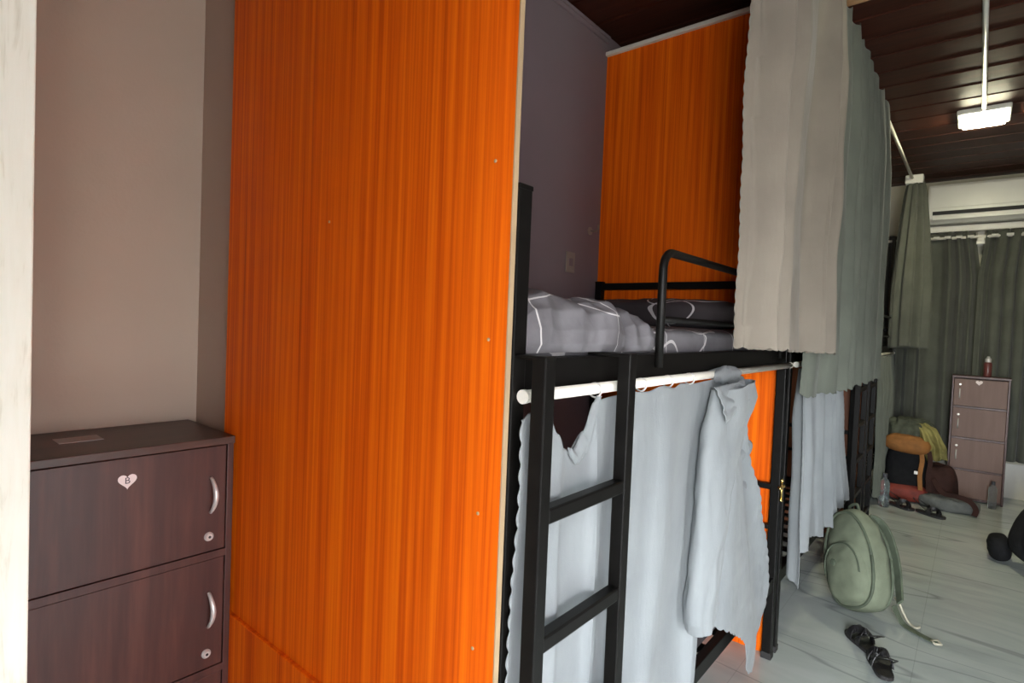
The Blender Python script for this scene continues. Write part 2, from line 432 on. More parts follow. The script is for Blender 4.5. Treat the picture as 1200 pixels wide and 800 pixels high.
# ------------------------------------------------------------------ bunk beds
def bunk(yo, label, la):
    t = thing('bunk_bed', (-.66, .80+yo, 0), label, 'bunk bed', 'black metal bunk beds along the wall')
    xf, xb, y0, y1 = -.66, -1.685, .80+yo, 2.79+yo
    k = .040
    for (x, y) in ((xf-k, y0), (xf-k, y1-k), (xb, y0), (xb, y1-k)):
        p = MB().box(x, x+k, y, y+k, .012, 1.755).build('post', M['black'], t, bevel=.003)
        MB().box(x-.003, x+k+.003, y-.003, y+k+.003, 0, .03).build('foot_cap', M['sole'], p, bevel=.003)
        MB().box(x-.001, x+k+.001, y-.001, y+k+.001, 1.752, 1.762).build('post_cap', M['black'], p, bevel=.002)
    for z0, z1 in ((1.372, 1.436), (.325, .382)):
        MB().box(xf-k+.005, xf-.003, y0+k, y1-k, z0, z1).build('side_rail', M['black'], t, bevel=.003)
        MB().box(xb+.003, xb+k-.005, y0+k, y1-k, z0, z1).build('side_rail', M['black'], t, bevel=.003)
        for y in (y0, y1-k):
            MB().box(xb+k, xf-k, y+.004, y+k-.004, z0, z1).build('end_rail', M['black'], t, bevel=.003)
    for y in (y0, y1-k):
        for z0, z1 in ((1.715, 1.752), (1.585, 1.610), (.785, .812), (.60, .62)):
            MB().box(xb+k, xf-k, y+.006, y+k-.006, z0, z1).build('head_rail', M['black'], t, bevel=.003)
    for z in (1.385, .345):
        sl = MB()
        for i in range(12):
            yy = y0 + .10 + i*.155
            sl.box(xb+k-.004, xf-k+.006, yy, yy+.05, z, z+.012)
        sl.build('bed_slats', M['black'], t)
    # guard rail hoop
    def hoop(ya, yb, zt, zb, x):
        pts = [(x, ya, zb)]
        pts.append((x, ya, zt-.10))
        for i in range(7):
            a = PI/2*i/6; pts.append((x, ya+.05-.05*math.cos(a), zt-.05+.05*math.sin(a)))
        for i in range(7):
            a = PI/2*i/6; pts.append((x, yb-.05+.05*math.sin(a), zt-.05+.05*math.cos(a)))
        pts.append((x, yb, zb)); return pts
    MB().tube(hoop(1.41+yo, 2.60+yo, 1.712, 1.40, -.655), .0115, 12).build('guard_rail', M['black'], t, smooth=True)
    MB().tube([(-.655, 1.41+yo, 1.53), (-.655, 2.60+yo, 1.53)], .009, 10).build('guard_bar', M['black'], t, smooth=True)
    # ladder
    lx0, lx1 = -.620, -.588; lb = la+.317
    l = MB().box(lx0, lx1, la, la+.032, .0, 1.440).build('ladder_side', M['black'], t, bevel=.003)
    l2 = MB().box(lx0, lx1, lb, lb+.032, .0, 1.440).build('ladder_side', M['black'], t, bevel=.003)
    for lp, ya in ((l, la), (l2, lb)):
        MB().box(-.700, lx1, ya, ya+.032, 1.4365, 1.4445).build('hook', M['black'], lp, bevel=.002)
    for z in (1.148, .905, .66, .415, .17):
        MB().box(lx0+.002, lx1-.002, la+.032, lb, z-.016, z+.014).build('rung', M['black'], t, bevel=.004)
    # rod for the lower curtain
    return t
b1 = bunk(0, 'black metal bunk bed nearest the orange panel, with a ladder on its front', .806)
b2 = bunk(2.03, 'second black metal bunk bed, its ladder at the far end behind the grey-green curtain', 4.40)
b3 = dup(b1, (0, 4.06, 0), 'third black metal bunk bed, farthest down the wall by the back curtains')
bpy.context.view_layer.update()
# gold cross on the far front post of the first bunk
g = MB()
def dz(y, z): return (-.6575, y, z)
cx_, cz_ = 2.765, .795
g.tube([(-.655, cx_, cz_-.045), (-.655, cx_, cz_+.035)], .0065, 8).tube([(-.655, cx_-.022, cz_+.010), (-.655, cx_+.022, cz_+.010)], .006, 8)
for (a, b_) in ((0,.040),(-.026,.010),(.026,.010),(0,-.050)):
    g.lathe([(.001,-.009),(.008,-.005),(.010,0),(.008,.005),(.001,.009)], (-.655, cx_+a, cz_+b_), 12)
g.lathe([(.012,-.004),(.012,.004)], (-.657, cx_, cz_+.01), 12)
tag(g.build('cross_ornament', M['gold'], smooth=True), 'small gold cross ornament fixed to the front post of the first bunk', 'ornament')

# ------------------------------------------------------------------ bedding
def mattress(y0, z0, z1, label, m, x0=-1.64, x1=-.705, ln=1.88):
    b = MB(); e = .045
    def fn(u, v):  # superellipse loop swept along y
        a = 2*PI*u
        w = (x1-x0)/2; h = (z1-z0)/2
        ca, sa = math.cos(a), math.sin(a)
        px = (x0+x1)/2 + w*math.copysign(abs(ca)**.25, ca)
        pz = (z0+z1)/2 + h*math.copysign(abs(sa)**.35, sa)
        return (px, y0 + ln*v, pz + .004*noise.noise(Vector((px*5, (y0+ln*v)*5, pz))))
    b.grid(fn, 72, 60, True)
    n = 72
    b.f.append(tuple(range(n))); b.f.append(tuple(59*n+i for i in reversed(range(n))))
    return tag(b.build('mattress', m, smooth=False, bevel=.012), label, 'mattress', 'mattresses on the bunks')
for p in (mattress(.855, 1.400, 1.515, 'grey mattress sheet with thin white lines on the upper deck of the first bunk', M['bedding']),
          mattress(.855, .360, .47, 'dark mattress on the lower deck of the first bunk, seen past the bunched curtain', M['pillow'])):
    pass
def lump(name, cx, cy, z0, lx, ly, h, m, label, cat, seed=0, ex=.35, wr=.02, rot=0, nu=90, nv=50, fr=9, taper=None, group=None):
    b = MB()
    def fn(u, v):
        a = 2*PI*u; ph = PI*(v-.5)
        cu, su = math.cos(a), math.sin(a); cv, sv = math.cos(ph), math.sin(ph)
        f = lambda c, e: math.copysign(abs(c)**e, c)
        X = lx/2*f(cu, ex)*f(cv, .45); Y = ly/2*f(su, ex)*f(cv, .45); Z = h/2*f(sv, .6)
        p = Vector((X, Y, Z))
        q = Vector((X*fr + seed, Y*fr*1.6, Z*fr*.5))
        d = wr*(noise.noise(q) + .55*noise.noise(q*2.1))
        ridge = wr*.9*(1-abs(noise.noise(Vector((X*fr*.7+Y*fr*1.1+seed, (Y-X)*2, 3.1+Z*3))))*2.2)
        nrm = p.normalized()
        p += nrm*(d+ridge*.6)
        if taper: p = taper(p)
        if rot: p = Matrix.Rotation(rot, 3, 'Z') @ p
        z = p.z + z0 + h/2
        return (p.x+cx, p.y+cy, max(z, z0))
    b.grid(fn, nu, nv, True)
    o = b.build(name, m, smooth=True)
    return tag(o, label, cat, group) if label else o
def blanket_pt(u, v):
    y = .850+.565*u
    pts = [(-1.50,1.522),(-1.35,1.545),(-1.15,1.570),(-.95,1.572),(-.80,1.566),(-.715,1.552),(-.682,1.525),(-.672,1.490),(-.674,1.462),(-.684,1.446)]
    s_ = v*(len(pts)-1); k = min(int(s_), len(pts)-2); t = s_-k
    x = pts[k][0]+(pts[k+1][0]-pts[k][0])*t; z = pts[k][1]+(pts[k+1][1]-pts[k][1])*t
    top = max(0, min(1, (z-1.44)/.1))
    d = .020*noise.noise(Vector((x*4+y*7, y*5-x*3, 1.7))) - .014*abs(noise.noise(Vector((x*3+y*13, (y-x)*2.5, 7)))) + .006*noise.noise(Vector((x*20, y*22, z*20)))
    # ridges running diagonally over the front
    d += .007*math.sin(24*y+16*(1.55-z)+3*x)*(.5+.5*noise.noise(Vector((y*5, z*5, 0))))
    edge = min(1, u*14+.15, (1-u)*10+.1)
    z += d*top*edge - .022*(1-edge)*top + .012*math.sin(5.5*u+.2)*top
    x += (d+.004)*(1 if v > .5 else 0)*edge
    return (x, y+.006*noise.noise(Vector((x*8, z*9, y*3))), max(z, 1.443))
tag(MB().grid(blanket_pt, 140, 150).build('blanket', M['bedding'], smooth=True, solid=.008), 'crumpled grey blanket with white piping heaped at the near end of the upper bunk', 'blanket')
lump('pillow', -1.16, 2.50, 1.512, .78, .40, .13, M['pillow'], 'dark pillow with white curved lines at the far end of the upper bunk', 'pillow', seed=8.1, wr=.012, ex=.45)

# ------------------------------------------------------------------ curtains
def curtain(name, m, label, cat='curtain', group=None, x=-.6, y0=lambda v: 0, y1=lambda v: 1, zt=lambda u: 3, zb=lambda u: 1.4,
            folds=6, amp=.03, seed=1, nu=260, nv=150, scallop=(0,0,1), pitch=.04, sa=.010, xo=None, sharp=.6, top_amp=.5, axis='y', solid=.002, rough_=.006, parent=None):
    """x: depth position; y0/y1: edges as functions of drop; folds along the width."""
    r = random.Random(seed)
    ph = [r.uniform(0, 2*PI) for _ in range(6)]; wob = [r.uniform(.6, 1.4) for _ in range(folds*2+4)]
    def fold(u, v):
        s = u*folds + .35*math.sin(2*PI*u*1.3+ph[0]) + .10*math.sin(3*v+ph[1])*v
        k = int(s) if s > 0 else 0
        fr_ = s - math.floor(s)
        w = wob[k % len(wob)]*(1-fr_) + wob[(k+1) % len(wob)]*fr_
        a = math.sin(2*PI*s + .5*math.sin(2*PI*s+ph[2]))
        a = math.copysign(abs(a)**sharp, a)
        return a*w, math.cos(2*PI*s)
    b = MB()
    cols = []
    def pt(u, v):
        A = amp*(top_amp + (1-top_amp)*min(1, v*4))
        fx, fy = fold(u, v)
        ya, yb = y0(v), y1(v)
        z_t, z_b = zt(u), zb(u)
        z = z_t + (z_b-z_t)*v
        yy = ya + (yb-ya)*u + (yb-ya)/folds*.10*fy*min(1, 4*u)*min(1, 4*(1-u))
        n_ = rough_*noise.noise(Vector((yy*6, z*3.0, seed*3.7)))*2
        xx = x + A*fx + n_ + (xo(u, v) if xo else 0)
        return [xx, yy, z]
    rows = []
    for j in range(nv):
        v = j/(nv-1)
        row = [pt(i/(nu-1), v) for i in range(nu)]
        z = row[0][2]
        if scallop[0]:
            e = list(row[0]); e[1] -= sa*abs(math.sin(PI*z/pitch)); row.insert(0, e)
        if scallop[1]:
            z = row[-1][2]; e = list(row[-1]); e[1] += sa*abs(math.sin(PI*z/pitch)); row.append(e)
        rows.append(row)
    if scallop[2]:
        last = rows[-1]; s = 0; new = []
        for i, p in enumerate(last):
            if i: s += math.dist(p, last[i-1])
            q = list(p); q[2] -= sa*abs(math.sin(PI*s/pitch)); new.append(q)
        rows.append(new)
    W = len(rows[0]); vs = [p for rw in rows for p in rw]
    if axis == 'x': vs = [[p[1], p[0], p[2]] for p in vs]
    fs = [(j*W+i, j*W+i+1, (j+1)*W+i+1, (j+1)*W+i) for j in range(len(rows)-1) for i in range(W-1)]
    b.add(vs, fs)
    if parent == 'mb': return b
    o = b.build(name, m, smooth=True, solid=solid)
    return tag(o, label, cat, group)
def rod(name, a, b, r, label, brk=(), m='rod', group=None):
    t = thing(name, tuple((Vector(a)+Vector(b))/2), label, 'curtain rod', group)
    MB().tube([a, b], r, 16).build('rod', M[m], t, smooth=True)
    for p in (a, b):
        dr = (Vector(b)-Vector(a)).normalized()*.004
        MB().tube([Vector(p)-dr, Vector(p)+dr], r*1.10, 16).build('end_cap', M[m], t, smooth=False)
    return t
def rings(pts, r, label, group, axis='y'):
    for i, p in enumerate(pts):
        ring = []
        for k in range(16):
            a = 2*PI*k/16
            ring.append((p[0]+r*math.cos(a), p[1], p[2]+r*math.sin(a)) if axis == 'y' else (p[0], p[1]+r*math.cos(a), p[2]+r*math.sin(a)))
        tag(MB().tube(ring, .0022, 6, closed=True).build('curtain_ring', M['chrome'], smooth=True), label, 'curtain ring', group)

# lower bunk 1
rod('curtain_rod', (-.645, .818, 1.366), (-.645, 2.755, 1.366), .0125, 'cream rod under the top rail of the first bunk', group='cream curtain rods')
def ztop1(u):
    y = .808 + u*(1.80-.808)
    K = [(.808,1.325),(.83,1.335),(.88,1.325),(.91,1.285),(.95,1.252),(.985,1.243),(1.02,1.275),(1.06,1.335),(1.072,1.348),(1.10,1.336),(1.16,1.342),(1.22,1.350),(1.30,1.342),(1.36,1.352),(1.45,1.344),(1.52,1.352),(1.62,1.345),(1.72,1.353),(1.81,1.350)]
    for (a, za), (b_, zb_) in zip(K, K[1:]):
        if a <= y <= b_:
            t = (y-a)/(b_-a); t = t*t*(3-2*t); return za+(zb_-za)*t
    return K[-1][1]
lc = curtain('c', None, '', x=-.642, y0=lambda v: .808+.008*math.sin(3*v)-.004*v, y1=lambda v: 1.84-.15*v, zt=ztop1, zb=lambda u: .10,
             folds=5, amp=.0125, seed=5, nu=300, nv=210, scallop=(1,0,1), pitch=.040, sa=.008, top_amp=.45, sharp=.9,
             xo=lambda u, v: .002+.022*v*max(0, u-.35), parent='mb')
# folded-back scalloped hem that shows along the sagging top edge
def lip(u, v):
    y = .965+u*.112; z = ztop1((y-.808)/(1.80-.808))
    d = .045*math.sin(PI*min(1, u*1.05))**.6
    return (-.640+.010*math.sin(PI*v), y+.018*v*math.sin(PI*u), z+.002-d*v*(1+.10*abs(math.sin(9*PI*u))))
lc.grid(lip, 60, 10)
# hanging flap with a rolled fold, gathered at the rod
ROWS = [(1.352,1.68,2.02),(1.335,1.655,2.09),(1.31,1.64,2.135),(1.277,1.64,2.165),(1.20,1.68,2.09),(1.10,1.695,2.14),(1.00,1.695,2.20),(.90,1.69,2.28),(.76,1.685,2.353),(.66,1.68,2.42),(.58,1.675,2.467),(.50,1.668,2.50),(.42,1.66,2.522),(.34,1.65,2.515),(.27,1.65,2.49),(.21,1.65,2.43),(.155,1.65,2.38)]
def rowat(z):
    if z >= ROWS[0][0]: return ROWS[0][1:]
    for a, b_ in zip(ROWS, ROWS[1:]):
        if b_[0] <= z <= a[0]:
            t = (a[0]-z)/(a[0]-b_[0]); return (a[1]+(b_[1]-a[1])*t, a[2]+(b_[2]-a[2])*t)
    return ROWS[-1][1:]
def hemz(u):   # bottom hem: rises from the outer tip to the left
    K = [(0,.60),(.15,.575),(.35,.49),(.50,.415),(.61,.355),(.65,.315),(.67,.250),(.76,.205),(.87,.180),(.94,.195),(1,.29)]
    for (a, za), (b_, zb_) in zip(K, K[1:]):
        if a <= u <= b_: return za+(zb_-za)*(u-a)/(b_-a)
    return .27
def flap(u, v):
    zb_ = hemz(u); z = 1.352 + (zb_-1.352)*v
    yl, yr = rowat(z)
    tc_ = 1.85 if z > 1.28 else (1.86+(z-1.28)*.75 if z > 1.10 else 1.725+(z-1.10)*.18)
    k_ = max(0, min(1, (z-.60)/.06))
    yl = tc_*k_+(yl-.03)*(1-k_)
    y = yl+(yr-yl)*u
    ang = (y-1.93)/max(.12, (1.46-z))
    f = .021*math.sin(ang*8.5+.8)+.007*math.sin(ang*19+2)
    x = -.632+f*min(1, .25+v*2)+.012*min(1, v*2)+.006*noise.noise(Vector((y*7, z*5, 2)))+.003*noise.noise(Vector((y*22, z*18, 5)))
    if u > .985: y += .011*abs(math.sin(PI*z/.042))
    if v > .992: z -= .009*abs(math.sin(PI*y/.042))
    return (x, y, z)
lc.grid(flap, 150, 300)
TUBE = [(1.335,1.85,.17),(1.28,1.86,.20),(1.20,1.80,.165),(1.10,1.745,.130),(1.0,1.715,.105),(.90,1.695,.088),(.80,1.675,.078),(.72,1.66,.072),(.655,1.652,.064),(.615,1.650,.040),(.60,1.65,.004)]
def roll(u, v):      # fabric rolled into a hanging tube in front of the flap, closed at its lower end
    s_ = v*(len(TUBE)-1); k = min(int(s_), len(TUBE)-2); t = s_-k
    z, c, w = [TUBE[k][i]+(TUBE[k+1][i]-TUBE[k][i])*t for i in range(3)]
    a = 2*PI*u
    n1 = noise.noise(Vector((math.sin(a)*2.2, z*7, 1))); n2 = noise.noise(Vector((math.sin(a)*5+z*6, z*14, 4)))
    dep = min(w, .042)
    return (-.598+dep*math.cos(a)*(1+.25*n1)+.005*n2, c+w*math.sin(a)*(1+.06*n1)+.003*n2, z+.008*math.sin(a))
lc.grid(roll, 56, 150, True)
# turned-over corner and frill at the knot
def corner(u, v):
    y = 1.64+.25*u+.03*v; z = 1.340+.008*u-(.105-.045*u)*v
    return (-.556-.030*(1-v)+.008*math.sin(3*v+2*u)+.01*noise.noise(Vector((u*5,v*5,3))), y, z)
lc.grid(corner, 40, 20)
def knot(u, v):
    a = 2*PI*u; p = PI*(v-.5)
    n_ = 1+.35*noise.noise(Vector((math.cos(a)*2, math.sin(a)*2, v*4)))
    return (-.640+.030*math.cos(a)*math.cos(p)*n_, 1.90+.115*math.sin(a)*math.cos(p)*n_, 1.358+.030*math.sin(p)*n_)
lc.grid(knot, 40, 24, True)
def frill(u, v):
    z = 1.21-.28*u; y = 2.035+.10*u+.085*math.sin(PI*u)*v+.03*v+.014*math.sin(u*16)*v
    return (-.655+.012*math.sin(u*14)+.01*v, y, z-.02*v*math.sin(u*9))
lc.grid(frill, 60, 14)
tag(lc.build('curtain', M['curtain'], smooth=True, solid=.0018), 'pale blue-grey scalloped curtain of the lower first bunk, knotted up at one end', 'curtain', 'bunk curtains')
rings([(-.645, y, 1.362) for y in (1.072, 1.29, 1.45, 1.60)], .016, 'small metal ring holding the lower first bunk curtain to its rod', 'rings on the lower rod')

# upper curtain 1, pushed to the far end
rod('curtain_rod', (-.575, .79, 3.025), (-.545, 6.62, 3.025), .0125, 'long cream rod just below the ceiling along the bunks', group='cream curtain rods')
curtain('curtain', M['curtain_up'], 'wide warm-grey scalloped curtain of the first upper bunk, beside the guard rail', group='bunk curtains',
        x=-.535, y0=lambda v: 1.80-.02*v, y1=lambda v: 2.78+.04*v, zt=lambda u: 3.035, zb=lambda u: 1.462-.028*u, folds=3, amp=.068, seed=23,
        nu=320, nv=330, scallop=(1,0,1), pitch=.040, sa=.010, sharp=.65, top_amp=.35, rough_=.010)
curtain('curtain', M['curtain_sage'], 'grey-green pleated curtain of the second bunk, behind the wide light one', group='bunk curtains',
        x=-.535, y0=lambda v: 2.72-.02*v, y1=lambda v: 4.52+.02*v, zt=lambda u: 3.068-.028*abs(math.sin(u*31)), zb=lambda u: 1.24, folds=9, amp=.042, seed=9,
        nu=420, nv=260, scallop=(1,0,1), pitch=.040, sa=.010, sharp=.7, top_amp=.3, xo=lambda u, v: -.060*max(0, 1-u*5))
# lower curtain bunk 2
rod('curtain_rod', (-.645, 2.872, 1.366), (-.645, 4.785, 1.366), .0125, 'cream rod under the top rail of the second bunk, mostly behind curtains', group='cream curtain rods')
curtain('curtain', M['curtain'], 'light grey curtain of the lower second bunk, pulled open beside the green backpack', group='bunk curtains',
        x=-.608, y0=lambda v: 2.775+.05*v, y1=lambda v: 3.80+.42*v**2, zt=lambda u: 1.352, zb=lambda u: .44+.02*math.sin(u*9)-(.10*max(0, 1-u*9)), folds=6, amp=.028, seed=14,
        nu=260, nv=160, scallop=(1,1,1), sa=.006, top_amp=.4)
curtain('curtain', M['curtain_sage'], 'narrow grey curtain of the lower third bunk beside the clear water bottle', group='bunk curtains',
        x=-.630, y0=lambda v: 5.75+.12*v, y1=lambda v: 6.75, zt=lambda u: 1.352, zb=lambda u: .10, folds=7, amp=.018, seed=15, nu=200, nv=80, top_amp=.4)
rod('curtain_rod', (-.645, 4.90, 1.366), (-.645, 6.81, 1.366), .0125, 'cream rod under the top rail of the third bunk', group='cream curtain rods')
# dark bundle hanging at the end of the long rod
db = MB()
def bund(u, v):
    a = 2*PI*u; z = 2.985+(1.43-2.985)*v
    w = .055+.075*min(1, v*1.6)**.7; d = .045+.045*v
    f = 1+.22*math.sin(a*7+1.2*math.sin(2*v))+.10*math.sin(a*13+1)
    return (-.515-.005*v+w*f*math.cos(a), 6.50+d*f*math.sin(a), z+.01*math.sin(a*3))
db.grid(bund, 180, 60, True)
n0 = 180*59; 
tag(db.build('curtain', M['curtain_dark'], smooth=True, solid=.002), 'dark grey curtain bunched into a hanging bundle at the end of the long ceiling rod', 'curtain', 'bunk curtains')
tag(MB().box(-.60, -.46, 6.44, 6.56, 2.975, 3.055).build('curtain_clamp', M['white_plastic'], bevel=.008), 'white clamp gripping the top of the bunched dark curtain', 'clamp')

# ------------------------------------------------------------------ back window curtains
rod('curtain_rod', (-1.60, 7.16, 2.545), (1.60, 7.16, 2.545), .014, 'white rod across the back wall holding the dark grommet curtains', group='cream curtain rods')
def back_curtain(xa, xb, zb, folds, seed, label):
    return curtain('window_curtain', M['curtain_dark'], label, group='dark window curtains on the back wall', axis='x',
            x=7.175, y0=lambda v: xa-(.045*min(1, v*5) if xa > 0 and xa < .1 else 0), y1=lambda v: xb+(.065*min(1, v*5) if -.1 < xb < 0 else 0), zt=lambda u: 2.60+.006*math.sin(u*folds*2*PI), zb=lambda u: zb, folds=folds, amp=.046, seed=seed,
            nu=folds*26, nv=70, scallop=(0,0,0), sharp=1.0, top_amp=.9)
back_curtain(-1.60, -.49, .30, 11, 31, 'dark grommet curtain at the left of the back wall, behind the bunched bundle')
back_curtain(-.50, -.065, .30, 4, 32, 'dark grey grommet curtain on the back wall, left of the rod bracket')
back_curtain(.02, .75, .385, 6, 33, 'dark grey grommet curtain on the back wall, right of the rod bracket')
back_curtain(.78, 1.60, .385, 7, 34, 'dark grommet curtain at the far right of the back wall')
for i in range(5):
    for side in (0,):
        xx = -.455 + i*.09
        tag(MB().tube([(xx-.030, 7.118, 2.548), (xx+.020, 7.118, 2.548)], .014, 10).build('grommet', M['white_plastic'], smooth=True), 'silvery white grommet on the back curtain left of the rod bracket', 'grommet', 'grommets left of the bracket')
for i in range(5):
    xx = .085 + i*.11
    tag(MB().tube([(xx-.030, 7.118, 2.548), (xx+.022, 7.118, 2.548)], .014, 10).build('grommet', M['white_plastic'], smooth=True), 'silvery white grommet on the back curtain right of the rod bracket', 'grommet', 'grommets right of the bracket')
br = thing('rod_bracket', (-.02, 7.2, 2.5), 'white bracket holding the middle of the back curtain rod', 'bracket')
MB().box(-.055, .010, 7.10, 7.13, 2.465, 2.50).box(-.045, 0, 7.10, YB, 2.50, 2.53).build('arm', M['white_plastic'], br, bevel=.003)
MB().box(-.05, .005, 7.295, YB, 2.47, 2.62).build('wall_plate', M['white_plastic'], br, bevel=.003)

# ------------------------------------------------------------------ air conditioner
ac = thing('air_conditioner', (-.02, 7.18, 2.68), 'white split air conditioner high on the back wall', 'air conditioner')
def acbody(y_, z_, d): return (d, y_, z_)
out = [(YB, 2.69), (7.10, 2.69), (7.045, 2.73), (7.035, 2.80), (7.035, 3.03), (7.055, 3.07), (YB, 3.075)]
MB().prism(out, -.455, .42, lambda y_, z_, d: (d, y_, z_)).build('casing', M['white_plastic'], ac, bevel=.012, seg=3)
MB().box(-.44, .405, 7.026, 7.042, 2.83, 3.045).build('front_panel', M['white_plastic'], ac, bevel=.006)
MB().box(-.41, .385, 7.030, 7.06, 2.765, 2.800).build('air_slot', M['black_gap'], ac)
MB().box(-.41, .385, 7.030, 7.045, 2.715, 2.752, ).build('louver', M['white_plastic'], ac, bevel=.004)
tag(MB().box(-.50, .45, 7.20, YB, 2.615, 2.680).build('curtain_pelmet', M['white_paint'], bevel=.006), 'white ledge under the air conditioner above the dark curtains', 'ledge')

# ------------------------------------------------------------------ ceiling lamps
def lamp(x, y, label, lm='led'):
    t = thing('ceiling_lamp', (x, y, CEIL-.06), label, 'ceiling light', 'square ceiling lights')
    MB().box(x-.150, x+.150, y-.170, y+.170, CEIL-.034, CEIL+.002).build('housing', M['white_plastic'], t, bevel=.008)
    MB().box(x-.122, x+.122, y-.140, y+.140, CEIL-.056, CEIL-.034).build('diffuser', M[lm], t, bevel=.012)
    return t
lamp(-.045, 5.30, 'bright square ceiling light at the end of the white conduit')
lamp(-.045, 2.55, 'square ceiling light nearer the entrance, above the frame of the picture', 'led_near')
tag(MB().tube([(-.045, 2.685, CEIL-.016), (-.050, 3.5, CEIL-.017), (-.045, 5.165, CEIL-.016)], .013, 12).build('cable_conduit', M['white_plastic'], smooth=True), 'white cable conduit running along the dark ceiling to the light', 'conduit')

# ------------------------------------------------------------------ far cabinet
fc = thing('storage_cabinet', (.045, 7.03, 0), 'brown four-door cabinet against the back curtains', 'cabinet')
fx0, fx1, fy0, fy1, fz = -.165, .258, 6.86, 7.115, 1.185
MB().box(fx0, fx0+.016, fy0, fy1, 0, fz-.018).box(fx1-.016, fx1, fy0, fy1, 0, fz-.018).box(fx0, fx1, fy1-.01, fy1, 0, fz-.018).build('carcass', M['walnut'], fc, bevel=.002)
MB().box(fx0-.004, fx1+.004, fy0-.006, fy1, fz-.020, fz).build('top', M['walnut'], fc, bevel=.002)
zs = [1.165, .888, .590, .292, .02]
for a, b_ in zip(zs, zs[1:]):
    MB().box(fx0+.016, fx1-.016, fy0+.003, fy1-.012, b_-.008, b_+.008).build('shelf', M['walnut'], fc)
    d = MB().box(fx0+.018, fx1-.018, fy0-.002, fy0+.014, b_+.011, a-.010).build('door', M['walnut_far'], fc, bevel=.002)
    hz = (a+b_)/2-.01
    hp = [(fx0+.062, fy0-.002-.024*math.sin(PI*t), hz-.045+.09*t) for t in [i/10 for i in range(11)]]
    MB().tube(hp, .0055, 8).build('handle', M['chrome'], d, smooth=True)
    lm = Matrix.Translation((fx0+.062, fy0-.002, hz+.085)) @ Matrix.Rotation(PI/2, 4, 'X')
    MB().lathe([(.011,0),(.011,.005),(.007,.008)], (0,0,0), 14, lm).build('lock', M['chrome'], d)
tag(MB().prism(heart(.035, 1.128, .055), fy0-.0035, fy0-.0022, lambda u, v, d: (u, d, v)).build('heart_sticker', M['sticker']),
    'white heart sticker on the top door of the far brown cabinet', 'sticker')
def bottle(x, y, z, h, r, mb_, mc, label, cap=.12, group=None, name='bottle'):
    t = thing(name, (x, y, z), label, 'bottle', group)
    MB().lathe([(r*.85,0),(r,.006),(r,h*.25),(r*.95,h*.4),(r,h*.55),(r,h*.70),(r*.75,h*.80),(r*.42,h*.86),(r*.40,h*(1-cap))], (x,y,z), 24).build('body', mb_, t, smooth=True)
    MB().lathe([(r*.46,h*(1-cap)),(r*.46,h*.985),(r*.38,h)], (x,y,z), 20).build('cap', mc, t)
    return t
t = thing('bottle', (.09, 6.93, fz), 'slim maroon flask with silver lid standing on the far brown cabinet', 'bottle')
MB().lathe([(.028,0),(.031,.006),(.031,.125),(.024,.14)], (.09,6.93,fz), 24).build('body', M['maroon'], t, smooth=True)
MB().lathe([(.024,.14),(.024,.17),(.012,.185),(.010,.195)], (.09,6.93,fz), 20).build('lid', M['chrome'], t)
M['blue_cap'] = mat('dark_cap', (.05,.05,.06), .5)
bottle(-.575, 6.02, 0, .30, .042, M['pet'], M['blue_cap'], 'clear water bottle on the floor beside the heaped backpack')
bottle(.178, 6.72, 0, .25, .032, M['pet'], M['blue_cap'], 'clear bottle standing on the floor in front of the far brown cabinet')

# ------------------------------------------------------------------ wall outlet and hook
ou = thing('wall_outlet', (XB, 2.50, 1.84), 'small dark outlet plate on the wall above the upper bunk', 'outlet')
M['outlet'] = mat('beige_plastic', (.30,.26,.22), .5)
MB().box(XB, XB+.008, 2.465, 2.545, 1.79, 1.90).build('plate', M['outlet'], ou, bevel=.003)
MB().box(XB+.008, XB+.010, 2.488, 2.522, 1.825, 1.865).build('socket', M['plaster_bed'], ou)
hk = thing('wall_hook', (XB, 2.69, 2.04), 'small hook on the wall beside the orange partition above the upper bunk', 'hook')
MB().lathe([(.022,0),(.022,.006),(.010,.010)], (0,0,0), 16, Matrix.Translation((XB, 2.69, 2.04)) @ Matrix.Rotation(PI/2, 4, 'Y')).build('base', M['outlet'], hk)
MB().tube([(XB+.008,2.69,2.04),(XB+.04,2.69,2.035),(XB+.055,2.69,2.05),(XB+.055,2.69,2.07)], .006, 8).build('prong', M['outlet'], hk, smooth=True)

# ------------------------------------------------------------------ green backpack
def superell(w, d, h, e1=.55, e2=.6, taper=.25, belly=.0):
    def fn(u, v):
        a = 2*PI*u; p = PI*(v-.5)
        f = lambda c, e: math.copysign(abs(c)**e, c)
        z = f(math.sin(p), e2); k = f(math.cos(p), .55)
        s = 1-taper*max(0, z)**1.5
        x = f(math.cos(a), e1)*k*s*w/2; y = f(math.sin(a), e1)*k*s*d/2
        y -= belly*max(0, -math.sin(a))*max(0, 1-abs(z+.25)*1.2)
        n_ = .006*noise.noise(Vector((x*14, y*14, z*4)))
        return (x+n_, y+n_, h/2+z*h/2)
    return fn
def xf(fn, Mx):
    return lambda u, v: tuple(Mx @ Vector(fn(u, v)))
BP = Matrix.Translation((-.395, 3.52, .035)) @ Matrix.Rotation(math.radians(-38), 4, 'Z') @ Matrix.Rotation(math.radians(-27), 4, 'Y') @ Matrix.Rotation(math.radians(-12), 4, 'X')
bp = thing('backpack', (-.410, 3.52, 0), 'sage green backpack slumped against the light curtain of the second bunk', 'backpack', 'backpacks on the floor')
body_fn = superell(.34, .20, .54, .7, .72, .32)
MB().grid(xf(body_fn, BP), 80, 50, True).build('body', M['bag_green'], bp, smooth=True)
pk = MB().grid(xf(lambda u, v: (lambda p: (p[0], p[1]-.050, p[2]+.035))(superell(.285, .15, .33, .7, .7, .18)(u, v)), BP), 60, 36, True).build('front_pocket', M['bag_green'], bp, smooth=True)
